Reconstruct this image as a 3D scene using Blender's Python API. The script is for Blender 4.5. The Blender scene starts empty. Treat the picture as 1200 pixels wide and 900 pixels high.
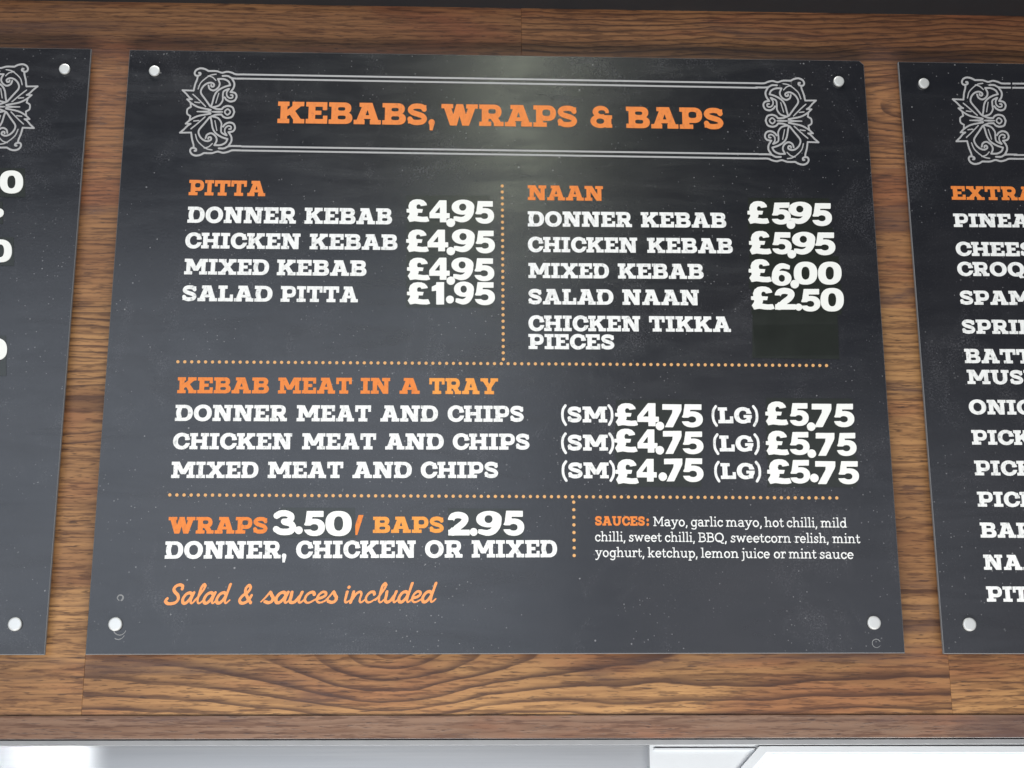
import bpy, math, random
import numpy as np
from mathutils import Vector, Euler, Matrix
from mathutils.geometry import tessellate_polygon

random.seed(7)
sc = bpy.context.scene
col = sc.collection

# ------------------------------------------------------------------ camera
F = 1700.0                                    # focal length in pixels of a 1200 wide picture
cam_d = bpy.data.cameras.new('camera')
cam_d.sensor_fit = 'HORIZONTAL'
cam_d.sensor_width = 36.0
cam_d.lens = F / 1200 * 36
cam_d.clip_start = 0.05
cam_d.clip_end = 200
cam = bpy.data.objects.new('camera', cam_d)
cam.location = (-0.0477, -1.7945, -0.5356)
cam.rotation_euler = Euler((math.radians(104.8), math.radians(0.133), math.radians(-1.997)))
col.objects.link(cam)
sc.camera = cam
RM = cam.rotation_euler.to_matrix()

# ------------------------------------------------------------------ world, lamps, exposure
world = bpy.data.worlds.new('World')
sc.world = world
world.use_nodes = True
bg = world.node_tree.nodes['Background']
bg.inputs['Color'].default_value = (0.85, 0.93, 1.0, 1)
bg.inputs['Strength'].default_value = 0.05

sc.view_settings.view_transform = 'Standard'
sc.view_settings.look = 'None'
sc.view_settings.exposure = 0.0
sc.view_settings.gamma = 1.0


def area(name, loc, target, sx, sy, power, color):
    d = bpy.data.lights.new(name, 'AREA')
    d.shape = 'RECTANGLE'
    d.size, d.size_y, d.energy, d.color = sx, sy, power, color
    o = bpy.data.objects.new(name, d)
    o.location = loc
    o.rotation_euler = (Vector(target) - Vector(loc)).to_track_quat('-Z', 'Y').to_euler()
    col.objects.link(o)
    return o


# the shop front window behind the photographer, a ceiling strip lamp running towards the wall,
# and unseen fill lamps added at right, overhead and below the boards
area('shop_window_light', (-1.55, -4.6, 0.3), (-1.55, 0, 0.3), 3.9, 2.9, 62, (0.80, 0.88, 1.0))
area('right_fill_light', (1.6, -4.6, -0.1), (1.6, 0, -0.1), 2.0, 2.2, 13, (0.86, 0.9, 1.0))  # added fill, a weaker reflection for the right side of the boards
area('ceiling_strip_light', (0.15, -3.45, 1.78), (0.15, -3.45, 0), 0.09, 2.2, 9.5, (0.93, 1.0, 0.78))
area('overhead_fill_light', (-0.4, -1.1, 2.3), (0, 0, 0.2), 1.8, 0.6, 50, (1.0, 0.98, 0.94))  # added fill from above, placed where the boards do not mirror it
area('low_fill_light', (0.0, -1.15, -1.75), (0, 0, -0.35), 2.4, 0.5, 66, (1.0, 0.98, 0.95))  # added fill from below, makes the wall brighter towards the bottom

# ------------------------------------------------------------------ helpers
WALL_Y = 0.016        # face of the timber cladding
PANEL_T = 0.005       # thickness of a menu board (front face at y = 0)


def at(px, py, y=0.0):
    """point of the plane Y = y seen at a position of the 1200x900 photograph"""
    d = RM @ Vector(((px - 600) / F, -(py - 450) / F, -1))
    t = (y - cam.location.y) / d.y
    p = cam.location + d * t
    return Vector((p.x, y, p.z))


def xz(px, py, y=0.0):
    p = at(px, py, y)
    return np.array((p.x, p.z))


def tag(o, label=None, cat=None, group=None, kind=None):
    if label: o['label'] = label
    if cat: o['category'] = cat
    if group: o['group'] = group
    if kind: o['kind'] = kind
    return o


def empty(name, loc):
    o = bpy.data.objects.new(name, None)
    o.empty_display_size = 0.05
    o.location = loc
    col.objects.link(o)
    return o


def mesh_obj(name, verts, faces, mats, parent=None, mat_idx=None, smooth=False):
    me = bpy.data.meshes.new(name)
    me.from_pydata([tuple(map(float, v)) for v in verts], [], [tuple(f) for f in faces])
    for m in (mats if isinstance(mats, (list, tuple)) else [mats]):
        me.materials.append(m)
    if mat_idx is not None:
        me.polygons.foreach_set('material_index', mat_idx)
    if smooth:
        me.polygons.foreach_set('use_smooth', [True] * len(me.polygons))
    me.update()
    o = bpy.data.objects.new(name, me)
    col.objects.link(o)
    if parent:
        o.parent = parent
        o.matrix_parent_inverse = Matrix.Translation(-Vector(parent.location) if parent.parent is None else (0, 0, 0))
        if parent.parent is not None:
            o.matrix_parent_inverse = Matrix.Identity(4)
            wl = Vector((0, 0, 0))
    return o


def box_data(x0, x1, y0, y1, z0, z1):
    v = [(x0, y0, z0), (x1, y0, z0), (x1, y1, z0), (x0, y1, z0), (x0, y0, z1), (x1, y0, z1), (x1, y1, z1), (x0, y1, z1)]
    f = [(0, 1, 5, 4), (1, 2, 6, 5), (2, 3, 7, 6), (3, 0, 4, 7), (4, 5, 6, 7), (3, 2, 1, 0)]
    return v, f


def join_data(parts):
    V, Fc = [], []
    for v, f in parts:
        n = len(V)
        V += list(v)
        Fc += [tuple(i + n for i in q) for q in f]
    return V, Fc


# ------------------------------------------------------------------ node helper
class NT:
    def __init__(s, name):
        s.m = bpy.data.materials.new(name)
        s.m.use_nodes = True
        s.t = s.m.node_tree
        s.b = s.t.nodes['Principled BSDF']

    def n(s, typ, **kw):
        nd = s.t.nodes.new(typ)
        for k, v in kw.items():
            setattr(nd, k, v)
        return nd

    def put(s, sock, v):
        if isinstance(v, bpy.types.NodeSocket):
            s.t.links.new(v, sock)
        elif v is not None:
            sock.default_value = v

    def math(s, op, a, b=None, c=None, clamp=False):
        nd = s.n('ShaderNodeMath', operation=op, use_clamp=clamp)
        s.put(nd.inputs[0], a); s.put(nd.inputs[1], b)
        if c is not None: s.put(nd.inputs[2], c)
        return nd.outputs[0]

    def ramp(s, v, a, b, smooth=True):
        nd = s.n('ShaderNodeMapRange', interpolation_type='SMOOTHSTEP' if smooth else 'LINEAR')
        s.put(nd.inputs['Value'], v)
        nd.inputs['From Min'].default_value = a
        nd.inputs['From Max'].default_value = b
        return nd.outputs['Result']

    def mix(s, f, a, b):
        nd = s.n('ShaderNodeMix', data_type='RGBA')
        s.put(nd.inputs[0], f)
        s.put(nd.inputs[6], a if isinstance(a, bpy.types.NodeSocket) else (*a, 1))
        s.put(nd.inputs[7], b if isinstance(b, bpy.types.NodeSocket) else (*b, 1))
        return nd.outputs[2]

    def coord(s, scale=(1, 1, 1), off=None):
        tc = s.n('ShaderNodeTexCoord')
        v = tc.outputs['Object']
        nd = s.n('ShaderNodeVectorMath', operation='MULTIPLY')
        s.put(nd.inputs[0], v); nd.inputs[1].default_value = scale
        v = nd.outputs[0]
        if off is not None:
            nd = s.n('ShaderNodeVectorMath', operation='ADD')
            s.put(nd.inputs[0], v); s.put(nd.inputs[1], off)
            v = nd.outputs[0]
        return v

    def noise(s, scale, sv=(1, 1, 1), off=None, detail=3, rough=0.55, dist=0.0):
        nd = s.n('ShaderNodeTexNoise')
        s.put(nd.inputs['Vector'], s.coord(sv, off))
        nd.inputs['Scale'].default_value = scale
        nd.inputs['Detail'].default_value = detail
        nd.inputs['Roughness'].default_value = rough
        nd.inputs['Distortion'].default_value = dist
        return nd.outputs['Fac']

    def bump(s, h, strength, dist):
        nd = s.n('ShaderNodeBump')
        nd.inputs['Strength'].default_value = strength
        nd.inputs['Distance'].default_value = dist
        s.put(nd.inputs['Height'], h)
        s.put(s.b.inputs['Normal'], nd.outputs['Normal'])


def mat_plain(name, color, rough=0.5, metal=0.0, var=0.12, scale=40):
    k = NT(name)
    f = k.noise(scale, detail=4)
    c = k.mix(f, [x * (1 - var) for x in color], [min(1, x * (1 + var)) for x in color])
    k.put(k.b.inputs['Base Color'], c)
    k.put(k.b.inputs['Roughness'], k.math('MULTIPLY_ADD', f, 0.12, rough - 0.06))
    k.b.inputs['Metallic'].default_value = metal
    return k.m


def mat_patch(name, color, spec=0.76):
    """black sticky vinyl, a little glossier and greener than the print under it"""
    k = NT(name)
    f = k.noise(30, detail=4)
    k.put(k.b.inputs['Base Color'], k.mix(f, [c * .8 for c in color], [c * 1.2 for c in color]))
    k.put(k.b.inputs['Roughness'], k.math('MULTIPLY_ADD', f, 0.10, 0.20))
    k.b.inputs['Specular IOR Level'].default_value = spec
    return k.m


def mat_ink(name, color, worn, amount=0.62):
    """printed lettering: rubbed patches and nicks let some of the board through"""
    k = NT(name)
    big = k.noise(55, detail=2)
    nick = k.noise(230, (1, 1, 0.7), detail=3, rough=0.65)
    a = k.math('MULTIPLY', k.ramp(nick, 0.53, 0.66), k.ramp(big, 0.42, 0.58))
    soft = k.math('MULTIPLY', k.ramp(k.noise(150, (1.6, 1, 0.6), detail=3), 0.47, 0.68), 0.45)
    f = k.math('MAXIMUM', k.math('MULTIPLY', a, amount), k.math('MULTIPLY', soft, amount))
    k.put(k.b.inputs['Base Color'], k.mix(f, color, worn))
    k.b.inputs['Roughness'].default_value = 0.5
    return k.m


def mat_panel():
    k = NT('chalkboard_print')
    cloud = k.noise(5.0, (1, 1, 1.2), detail=5, rough=0.6)
    base = k.mix(k.ramp(cloud, 0.3, 0.7), (0.0085, 0.0093, 0.0130), (0.0145, 0.0145, 0.0180))
    # chalk haze, rubbed in smears
    smear = k.noise(9.0, (1, 1, 0.8), detail=8, rough=0.72, dist=0.8)
    grain = k.noise(420, detail=2, rough=0.7)
    sm = k.math('MULTIPLY', k.ramp(smear, 0.50, 0.74), k.ramp(grain, 0.42, 0.72))
    base = k.mix(k.math('MULTIPLY', sm, 0.26), base, (0.24, 0.24, 0.26))
    grit = k.math('MULTIPLY', k.ramp(k.noise(520, detail=3, rough=0.8), 0.55, 0.80), k.ramp(k.noise(3.2, detail=4), 0.38, 0.66))
    base = k.mix(k.math('MULTIPLY', grit, 0.28), base, (0.26, 0.255, 0.26))
    # fine dust and single specks
    for scale, rad, keep, amt in ((110, 0.12, 0.78, 0.40), (34, 0.040, 0.90, 0.75), (230, 0.2, 0.62, 0.30)):
        v = k.n('ShaderNodeTexVoronoi', feature='F1')
        k.put(v.inputs['Vector'], k.coord((1, 0, 1)))
        v.inputs['Scale'].default_value = scale
        sep = k.n('ShaderNodeSeparateColor')
        k.put(sep.inputs[0], v.outputs['Color'])
        r = k.math('MULTIPLY', sep.outputs[1], rad)
        dot = k.math('LESS_THAN', v.outputs['Distance'], r)
        on = k.math('GREATER_THAN', sep.outputs[0], keep)
        region = k.ramp(k.noise(6.0, off=(scale, 0, 3), detail=3), 0.42, 0.62)
        f = k.math('MULTIPLY', k.math('MULTIPLY', dot, on), k.math('MULTIPLY', region, amt))
        base = k.mix(f, base, (0.42, 0.42, 0.43))
    k.put(k.b.inputs['Base Color'], base)
    rg = k.noise(14, detail=6, rough=0.7)
    wipe = k.noise(1, (5, 1, 26), detail=5, rough=0.65, dist=1.2)          # wipe marks left by a cloth
    rr = k.math('MULTIPLY_ADD', k.ramp(wipe, 0.35, 0.75), 0.09, 0.155)
    k.put(k.b.inputs['Roughness'], k.math('MULTIPLY_ADD', rg, 0.10, rr))
    k.b.inputs['Specular IOR Level'].default_value = 0.85
    k.bump(k.noise(300, detail=2), 0.05, 0.001)
    return k.m


def mat_wood(name='oak_laminate', lo=(0.205, 0.094, 0.037), hi=(0.450, 0.243, 0.094)):
    k = NT(name)
    a1 = k.n('ShaderNodeAttribute', attribute_name='figure')      # zc, xc, seed
    a2 = k.n('ShaderNodeAttribute', attribute_name='slice')       # slope, offset, frequency
    s1 = k.n('ShaderNodeSeparateXYZ'); k.put(s1.inputs[0], a1.outputs['Vector'])
    s2 = k.n('ShaderNodeSeparateXYZ'); k.put(s2.inputs[0], a2.outputs['Vector'])
    zc, xc, seed = s1.outputs
    slope, offs, freq = s2.outputs
    comb = k.n('ShaderNodeCombineXYZ')
    k.put(comb.inputs[0], k.math('MULTIPLY', seed, 7.3)); k.put(comb.inputs[1], seed); k.put(comb.inputs[2], k.math('MULTIPLY', seed, 3.1))
    off = comb.outputs[0]
    p = k.n('ShaderNodeSeparateXYZ'); k.put(p.inputs[0], k.coord())
    w1 = k.math('SUBTRACT', k.noise(1, (3.2, 1, 9), off, detail=3, rough=0.5), 0.5)
    w2 = k.math('SUBTRACT', k.noise(1, (14, 1, 60), off, detail=2), 0.5)
    z = k.math('SUBTRACT', p.outputs[2], zc)
    z = k.math('ADD', z, k.math('MULTIPLY_ADD', w1, 0.034, k.math('MULTIPLY', w2, 0.007)))
    u = k.math('SUBTRACT', p.outputs[0], xc)
    us = k.math('MULTIPLY', u, 6.5)
    u = k.math('DIVIDE', u, k.math('SQRT', k.math('MULTIPLY_ADD', us, us, 1.0)))
    d = k.math('ADD', k.math('MULTIPLY', u, slope), offs)
    d = k.math('ADD', d, k.math('MULTIPLY', w1, 0.012))
    r = k.math('SQRT', k.math('ADD', k.math('MULTIPLY', z, z), k.math('MULTIPLY', d, d)))
    ph = k.math('MULTIPLY', r, freq)
    saw = k.math('FRACT', ph)
    line = k.math('MULTIPLY', k.ramp(saw, 0.45, 0.92), k.ramp(saw, 1.0, 0.93))
    ringno = k.noise(1, (0.6, 1, 40), off, detail=2)
    line = k.math('MULTIPLY', line, k.ramp(ringno, 0.24, 0.52))
    fib = k.noise(1, (24, 1, 300), off, detail=3, rough=0.65)
    fib2 = k.noise(1, (10, 1, 150), off, detail=4, rough=0.6)
    pore = k.ramp(k.noise(1, (55, 1, 520), off, detail=2), 0.60, 0.72)
    tone = k.noise(1, (1.6, 1, 7), off, detail=4, rough=0.6)
    streak = k.noise(1, (2.2, 1, 16), off, detail=5, rough=0.6, dist=0.6)
    a3 = k.n('ShaderNodeAttribute', attribute_name='tint')       # lightness, redness of the board
    s3 = k.n('ShaderNodeSeparateXYZ'); k.put(s3.inputs[0], a3.outputs['Vector'])
    c = k.mix(k.math('MULTIPLY_ADD', k.ramp(tone, 0.3, 0.7), 0.75, s3.outputs[0], clamp=True), lo, hi)
    red = k.noise(1, (3.0, 1, 13), off, detail=4, rough=0.6)
    c = k.mix(k.math('MULTIPLY_ADD', k.ramp(red, 0.48, 0.66), 0.55, s3.outputs[1], clamp=True), c, (0.23, 0.080, 0.036))
    c = k.mix(k.math('MULTIPLY', k.ramp(fib2, 0.42, 0.66), 0.40), c, (0.075, 0.026, 0.011))
    c = k.mix(k.math('MULTIPLY', k.ramp(fib, 0.50, 0.62), 0.62), c, (0.052, 0.018, 0.009))
    c = k.mix(k.math('MULTIPLY', line, k.math('MULTIPLY_ADD', k.ramp(k.math('ABSOLUTE', slope), 0.1, 0.3), 0.50, 0.36)), c, (0.043, 0.016, 0.010))
    c = k.mix(k.math('MULTIPLY', pore, 0.72), c, (0.03, 0.012, 0.008))
    c = k.mix(k.math('MULTIPLY', k.ramp(streak, 0.53, 0.70), 0.74), c, (0.062, 0.034, 0.032))
    k.put(k.b.inputs['Base Color'], c)
    k.put(k.b.inputs['Roughness'], k.math('MULTIPLY_ADD', fib, 0.22, 0.36))
    k.b.inputs['Specular IOR Level'].default_value = 0.5
    k.bump(k.math('SUBTRACT', fib, pore), 0.25, 0.0008)
    return k.m


def mat_steel(name, color, rough):
    k = NT(name)
    f = k.noise(1, (3, 3, 420), detail=3)
    k.put(k.b.inputs['Base Color'], k.mix(f, [c * 0.85 for c in color], color))
    k.b.inputs['Metallic'].default_value = 0.85
    k.put(k.b.inputs['Roughness'], k.math('MULTIPLY_ADD', f, 0.15, rough))
    return k.m


def mat_emit(name, color, strength):
    k = NT(name)
    k.b.inputs['Base Color'].default_value = (0.8, 0.8, 0.8, 1)
    k.b.inputs['Emission Color'].default_value = (*color, 1)
    k.b.inputs['Emission Strength'].default_value = strength
    return k.m


M_PANEL = mat_panel()
M_EDGE = mat_plain('board_cut_edge', (0.16, 0.165, 0.175), 0.6)
M_WHITE = mat_ink('white_print', (0.80, 0.81, 0.80), (0.30, 0.31, 0.31))
M_ORANGE = mat_ink('orange_print', (0.73, 0.212, 0.036), (0.42, 0.115, 0.03))
M_GLARE_ORANGE = mat_ink('orange_glare_print', (0.78, 0.305, 0.055), (0.45, 0.17, 0.03))  # orange print made yellower, glare on these words put into the colour
M_PEACH = mat_ink('peach_print', (0.78, 0.30, 0.10), (0.5, 0.18, 0.06), 0.3)
M_SILVER = mat_ink('silver_print', (0.38, 0.38, 0.385), (0.30, 0.30, 0.31), 0.5)
M_DOT = mat_plain('cream_dot', (0.66, 0.36, 0.14), 0.5)
M_VINYL = mat_plain('white_vinyl', (0.80, 0.81, 0.78), 0.35, var=0.03)
M_PATCH2 = mat_patch('matt_vinyl_patch', (0.0100, 0.0125, 0.0092), 0.62)
M_PATCH = mat_patch('black_vinyl_patch', (0.0115, 0.0142, 0.0105))
M_CAP = mat_plain('brushed_cap', (0.72, 0.73, 0.72), 0.42, 0.55, var=0.05)
M_SCUFF = mat_plain('scuff', (0.21, 0.215, 0.22), 0.7)
M_WOOD = mat_wood()
M_TRIM = mat_wood('trim_laminate', (0.150, 0.088, 0.058), (0.185, 0.110, 0.074))  # greyer wood, the bluish reflection on the slant put into the colour
M_DARK = mat_plain('dark_painted_board', (0.012, 0.0145, 0.018), 0.5)
M_STEEL = mat_steel('brushed_steel', (0.55, 0.57, 0.60), 0.35)
M_RAIL = mat_plain('grey_metal', (0.36, 0.37, 0.385), 0.45, 0.3)
M_FRAME = mat_plain('white_powder_coat', (0.72, 0.76, 0.80), 0.4, var=0.04)
M_DIFF = mat_emit('lit_diffuser', (0.97, 1.0, 1.0), 1.5)

# ------------------------------------------------------------------ 2D shape engine: signed distance -> outline -> triangles
def R(x0, y0, x1, y1): return ('p', [(x0, y0), (x1, y0), (x1, y1), (x0, y1)])
def Q(*p): return ('p', list(p))
def E(cx, cy, rx, ry, n=2.0, m=44):
    pts = []
    for i in range(m):
        a = 2 * math.pi * i / m
        c, s = math.cos(a), math.sin(a)
        pts.append((cx + rx * math.copysign(abs(c) ** (2 / n), c), cy + ry * math.copysign(abs(s) ** (2 / n), s)))
    return ('p', pts)


def spline(p, k=7, closed=False):
    p = [np.array(q, float) for q in p]
    if len(p) < 3: return [tuple(q) for q in p]
    out = []
    n = len(p)
    for i in range(n if closed else n - 1):
        if closed:
            a, b, c, d = p[i - 1], p[i], p[(i + 1) % n], p[(i + 2) % n]
        else:
            b, c = p[i], p[i + 1]
            a = p[i - 1] if i else 2 * b - c
            d = p[i + 2] if i + 2 < n else 2 * c - b
        for j in range(k):
            t = j / k
            out.append(tuple(0.5 * (2 * b + (c - a) * t + (2 * a - 5 * b + 4 * c - d) * t * t + (3 * b - a - 3 * c + d) * t ** 3)))
    out.append(tuple(p[0] if closed else p[-1]))
    return out


def L(w, *p): return ('l', list(p), w, w)                   # straight strokes, round ends
def S(w, *p, w2=None): return ('l', spline(p), w, w if w2 is None else w2)
def O(w, *p): return ('l', spline(p, closed=True), w, w)


def sd(prim, X, Y):
    pts = np.array(prim[1], float)
    if prim[0] == 'p':
        d = np.full(X.shape, 1e9)
        ins = np.zeros(X.shape, bool)
        n = len(pts)
        for i in range(n):
            ax, ay = pts[i]; bx, by = pts[(i + 1) % n]
            ex, ey = bx - ax, by - ay
            wx, wy = X - ax, Y - ay
            l2 = ex * ex + ey * ey
            if l2 < 1e-14: continue
            t = np.clip((wx * ex + wy * ey) / l2, 0, 1)
            d = np.minimum(d, (wx - ex * t) ** 2 + (wy - ey * t) ** 2)
            c = ((ay <= Y) & (by > Y)) | ((by <= Y) & (ay > Y))
            if abs(ey) > 1e-12:
                ins ^= c & (X < ax + (Y - ay) / ey * ex)
        return np.where(ins, np.sqrt(d), -np.sqrt(d))
    w0, w1 = prim[2], prim[3]
    seg = np.hypot(*(pts[1:] - pts[:-1]).T)
    cum = np.concatenate([[0], np.cumsum(seg)]); tot = max(cum[-1], 1e-9)
    best = np.full(X.shape, -1e9)
    for i in range(len(pts) - 1):
        ax, ay = pts[i]; ex, ey = pts[i + 1] - pts[i]
        l2 = ex * ex + ey * ey
        if l2 < 1e-14: continue
        t = np.clip(((X - ax) * ex + (Y - ay) * ey) / l2, 0, 1)
        dd = np.hypot(X - ax - ex * t, Y - ay - ey * t)
        ww = w0 + (w1 - w0) * (cum[i] + t * seg[i]) / tot
        best = np.maximum(best, ww / 2 - dd)
    return best


def outline(ops, step, grow=0.0):
    """ops: list of primitives; ('-', prim) cuts.  Returns closed contours."""
    pts = np.concatenate([np.array(o[1], float) for o in ops if o[0] != '-'])
    pad = max([o[2] for o in ops if o[0] == 'l'] + [0]) + 3 * step + grow
    x0, y0 = pts.min(0) - pad; x1, y1 = pts.max(0) + pad
    xs = np.arange(x0, x1 + step, step); ys = np.arange(y0, y1 + step, step)
    X, Y = np.meshgrid(xs, ys)
    Fd = np.full(X.shape, -1e9)
    for o in ops:
        if o[0] == '-': Fd = np.minimum(Fd, -sd(o[1], X, Y))
        else: Fd = np.maximum(Fd, sd(o, X, Y))
    Fd = Fd + grow
    Fd[np.abs(Fd) < 1e-7] = 1e-7
    pos = Fd > 0
    nxt = {}
    P = {}

    def ep(kind, i, j):
        key = (kind, i, j)
        if key not in P:
            if kind == 'h': t = Fd[j, i] / (Fd[j, i] - Fd[j, i + 1]); P[key] = (xs[i] + t * step, ys[j])
            else: t = Fd[j, i] / (Fd[j, i] - Fd[j + 1, i]); P[key] = (xs[i], ys[j] + t * step)
        return key
    code = pos[:-1, :-1] * 1 + pos[:-1, 1:] * 2 + pos[1:, 1:] * 4 + pos[1:, :-1] * 8
    T = {1: [('b', 'l')], 2: [('r', 'b')], 3: [('r', 'l')], 4: [('t', 'r')], 5: [('b', 'l'), ('t', 'r')], 6: [('t', 'b')], 7: [('t', 'l')],
         8: [('l', 't')], 9: [('b', 't')], 10: [('r', 'b'), ('l', 't')], 11: [('r', 't')], 12: [('l', 'r')], 13: [('b', 'r')], 14: [('l', 'b')]}
    for j, i in zip(*np.nonzero((code > 0) & (code < 15))):
        for a, b in T[int(code[j, i])]:
            kk = [ep('h', i, j) if e == 'b' else ep('h', i, j + 1) if e == 't' else ep('v', i, j) if e == 'l' else ep('v', i + 1, j) for e in (a, b)]
            nxt[kk[0]] = kk[1]
    out = []
    while nxt:
        st, k = next(iter(nxt.items()))
        loop = [st]; del nxt[st]
        while k != st and k in nxt:
            loop.append(k); k = nxt.pop(k)
        c = np.array([P[q] for q in loop])
        c = simplify(c, step * 0.13)
        if len(c) >= 3: out.append(c)
    return out


def simplify(c, tol):
    n = len(c)
    if n < 8: return c
    i0 = 0; i1 = int(np.argmax(np.hypot(*(c - c[0]).T)))

    def rdp(a, b):
        keep = []
        st = [(a, b)]
        while st:
            s, e = st.pop()
            if e - s < 2: continue
            A, B = c[s % n], c[e % n]
            q = c[np.arange(s + 1, e) % n]
            dv = B - A; l = np.hypot(*dv)
            dd = np.abs(dv[0] * (q[:, 1] - A[1]) - dv[1] * (q[:, 0] - A[0])) / l if l > 1e-9 else np.hypot(*(q - A).T)
            m = int(np.argmax(dd))
            if dd[m] > tol:
                keep.append(s + 1 + m); st += [(s, s + 1 + m), (s + 1 + m, e)]
        return keep
    idx = sorted(set([i0, i1] + rdp(i0, i1) + rdp(i1, n + i0)))
    idx = sorted({i % n for i in idx})
    return c[idx]


def solid2d(contours):
    """verts (x, y, level 0/1) and faces of a thin plate with the given outline"""
    def area2(c): return float(np.sum(c[:, 0] * np.roll(c[:, 1], -1) - np.roll(c[:, 0], -1) * c[:, 1])) / 2

    def inside(p, c):
        a, b = c, np.roll(c, -1, 0)
        k = (a[:, 1] <= p[1]) != (b[:, 1] <= p[1])
        a, b = a[k], b[k]
        return int(np.sum(p[0] < a[:, 0] + (p[1] - a[:, 1]) / (b[:, 1] - a[:, 1]) * (b[:, 0] - a[:, 0]))) % 2 == 1
    contours = [np.asarray(c) for c in contours]
    big = max(contours, key=lambda c: abs(area2(c)))
    sgn = 1 if area2(big) > 0 else -1
    outs = [i for i, c in enumerate(contours) if area2(c) * sgn > 0]
    start = np.cumsum([0] + [len(c) for c in contours])
    tris = []
    for o in outs:
        ids = [o] + [i for i, c in enumerate(contours) if i not in outs and inside(c[0], contours[o])]
        pts = np.concatenate([contours[i] for i in ids])
        gl = np.concatenate([np.arange(start[i], start[i + 1]) for i in ids])
        want = abs(sum(area2(contours[i]) for i in ids))
        best = None
        for ang in (0, .37, 1.1, 2.3, .8, 1.7):            # the fill can fail for an unlucky direction: turn and try again
            ca, sa = math.cos(ang), math.sin(ang)
            tr = tessellate_polygon([[Vector((p[0] * ca - p[1] * sa, p[0] * sa + p[1] * ca, 0)) for p in contours[i]] for i in ids])
            got = sum(abs((pts[b][0] - pts[a][0]) * (pts[c][1] - pts[a][1]) - (pts[b][1] - pts[a][1]) * (pts[c][0] - pts[a][0])) / 2 for a, b, c in tr)
            err = abs(got - want) / want
            if best is None or err < best[0]: best = (err, tr)
            if err < 1e-3: break
        if best[0] > 1e-3: print('FILL', best[0])
        tris += [tuple(int(gl[q]) for q in t) for t in best[1]]
    flat = np.concatenate(contours)
    n = len(flat)
    V = np.zeros((2 * n, 3)); V[:n, :2] = flat; V[n:, :2] = flat; V[:n, 2] = 1
    Fc = []
    for a, b, c in tris:
        ar = (flat[b][0] - flat[a][0]) * (flat[c][1] - flat[a][1]) - (flat[b][1] - flat[a][1]) * (flat[c][0] - flat[a][0])
        if abs(ar) < 1e-12: continue
        Fc.append((a, b, c) if ar > 0 else (a, c, b))
    k = 0
    for c in contours:
        m = len(c)
        for i in range(m):
            a, b = k + i, k + (i + 1) % m
            Fc.append((a, n + a, n + b, b))
        k += m
    return V, Fc


# ------------------------------------------------------------------ lettering
def C_(*p): return ('-', *p)
def cut(prim): return ('-', prim)
def slabs(*r): return [R(*q) for q in r]


A = {}        # heavy wide slab capitals, cap height 1
A['I'] = (0.64, slabs((0, 0, .64, .2), (0, .8, .64, 1), (.17, .1, .48, .9)))
A['H'] = (1.28, slabs((0, 0, .54, .2), (.74, 0, 1.28, .2), (0, .8, .54, 1), (.74, .8, 1.28, 1), (.12, .1, .43, .9), (.85, .1, 1.16, .9), (.4, .4, .9, .6)))
A['K'] = (1.27, slabs((0, 0, .56, .2), (0, .8, .54, 1), (.13, .1, .45, .9), (.68, .8, 1.24, 1), (.74, 0, 1.27, .2)) +
          [Q((.40, .30), (.40, .58), (.76, .86), (1.16, .86), (.66, .44)), Q((.50, .50), (.78, .62), (1.17, .1), (.79, .1))])
A['E'] = (1.02, slabs((0, 0, 1.02, .21), (0, .79, 1.0, 1), (.12, .1, .44, .9), (.79, .63, 1.0, 1), (.81, 0, 1.02, .37), (.4, .41, .73, .6)))
A['F'] = (1.0, slabs((0, 0, .62, .2), (0, .79, 1.0, 1), (.12, .1, .44, .9), (.79, .6, 1.0, 1), (.4, .39, .74, .58)))
A['B'] = (1.12, slabs((0, 0, .6, .2), (0, .8, .6, 1), (.12, .1, .44, .9)) +
          [R(.3, .48, .72, 1), R(.3, 0, .74, .52), E(.72, .735, .34, .265, 2.3), E(.74, .275, .38, .275, 2.3),
           cut(E(.60, .70, .17, .085, 3.2)), cut(E(.615, .30, .19, .095, 3.2))])
A['A'] = (1.29, [Q((.10, .1), (.44, .1), (.74, .92), (.42, .92)), Q((.54, 1), (.87, 1), (1.2, .1), (.84, .1)), Q((.26, .81), (.26, 1), (.86, 1), (.82, .81)),
                 R(0, 0, .52, .2), R(.77, 0, 1.29, .2), R(.34, .25, .96, .42)])
A['S'] = (.95, [S(.24, (.80, .74), (.70, .85), (.47, .885), (.24, .84), (.14, .71), (.24, .585), (.47, .51), (.71, .43), (.82, .29), (.71, .155), (.46, .115), (.24, .15), (.13, .27)),
                R(.71, .67, .90, .93), R(.04, .07, .23, .34)])
A['P'] = (1.08, slabs((0, 0, .64, .2), (0, .8, .6, 1), (.13, .1, .46, .9)) + [R(.3, .28, .68, 1), E(.68, .64, .4, .36, 2.3), cut(E(.62, .655, .19, .15, 3.0))])
A['R'] = (1.16, slabs((0, 0, .57, .2), (0, .8, .6, 1), (.12, .1, .44, .9), (.70, 0, 1.16, .2)) +
          [R(.3, .34, .68, 1), E(.68, .67, .38, .33, 2.3), cut(E(.61, .685, .18, .115, 3.0)), Q((.48, .42), (.86, .45), (1.08, .1), (.72, .1))])
A['W'] = (1.74, slabs((0, .8, .56, 1), (1.18, .8, 1.74, 1)) + [Q((.1, .9), (.44, .9), (.74, 0), (.42, 0)), Q((.42, 0), (.74, 0), (1.03, 1), (.71, 1)),
          Q((.71, 1), (1.03, 1), (1.32, 0), (1.0, 0)), Q((1.0, 0), (1.32, 0), (1.64, .9), (1.3, .9))])
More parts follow.
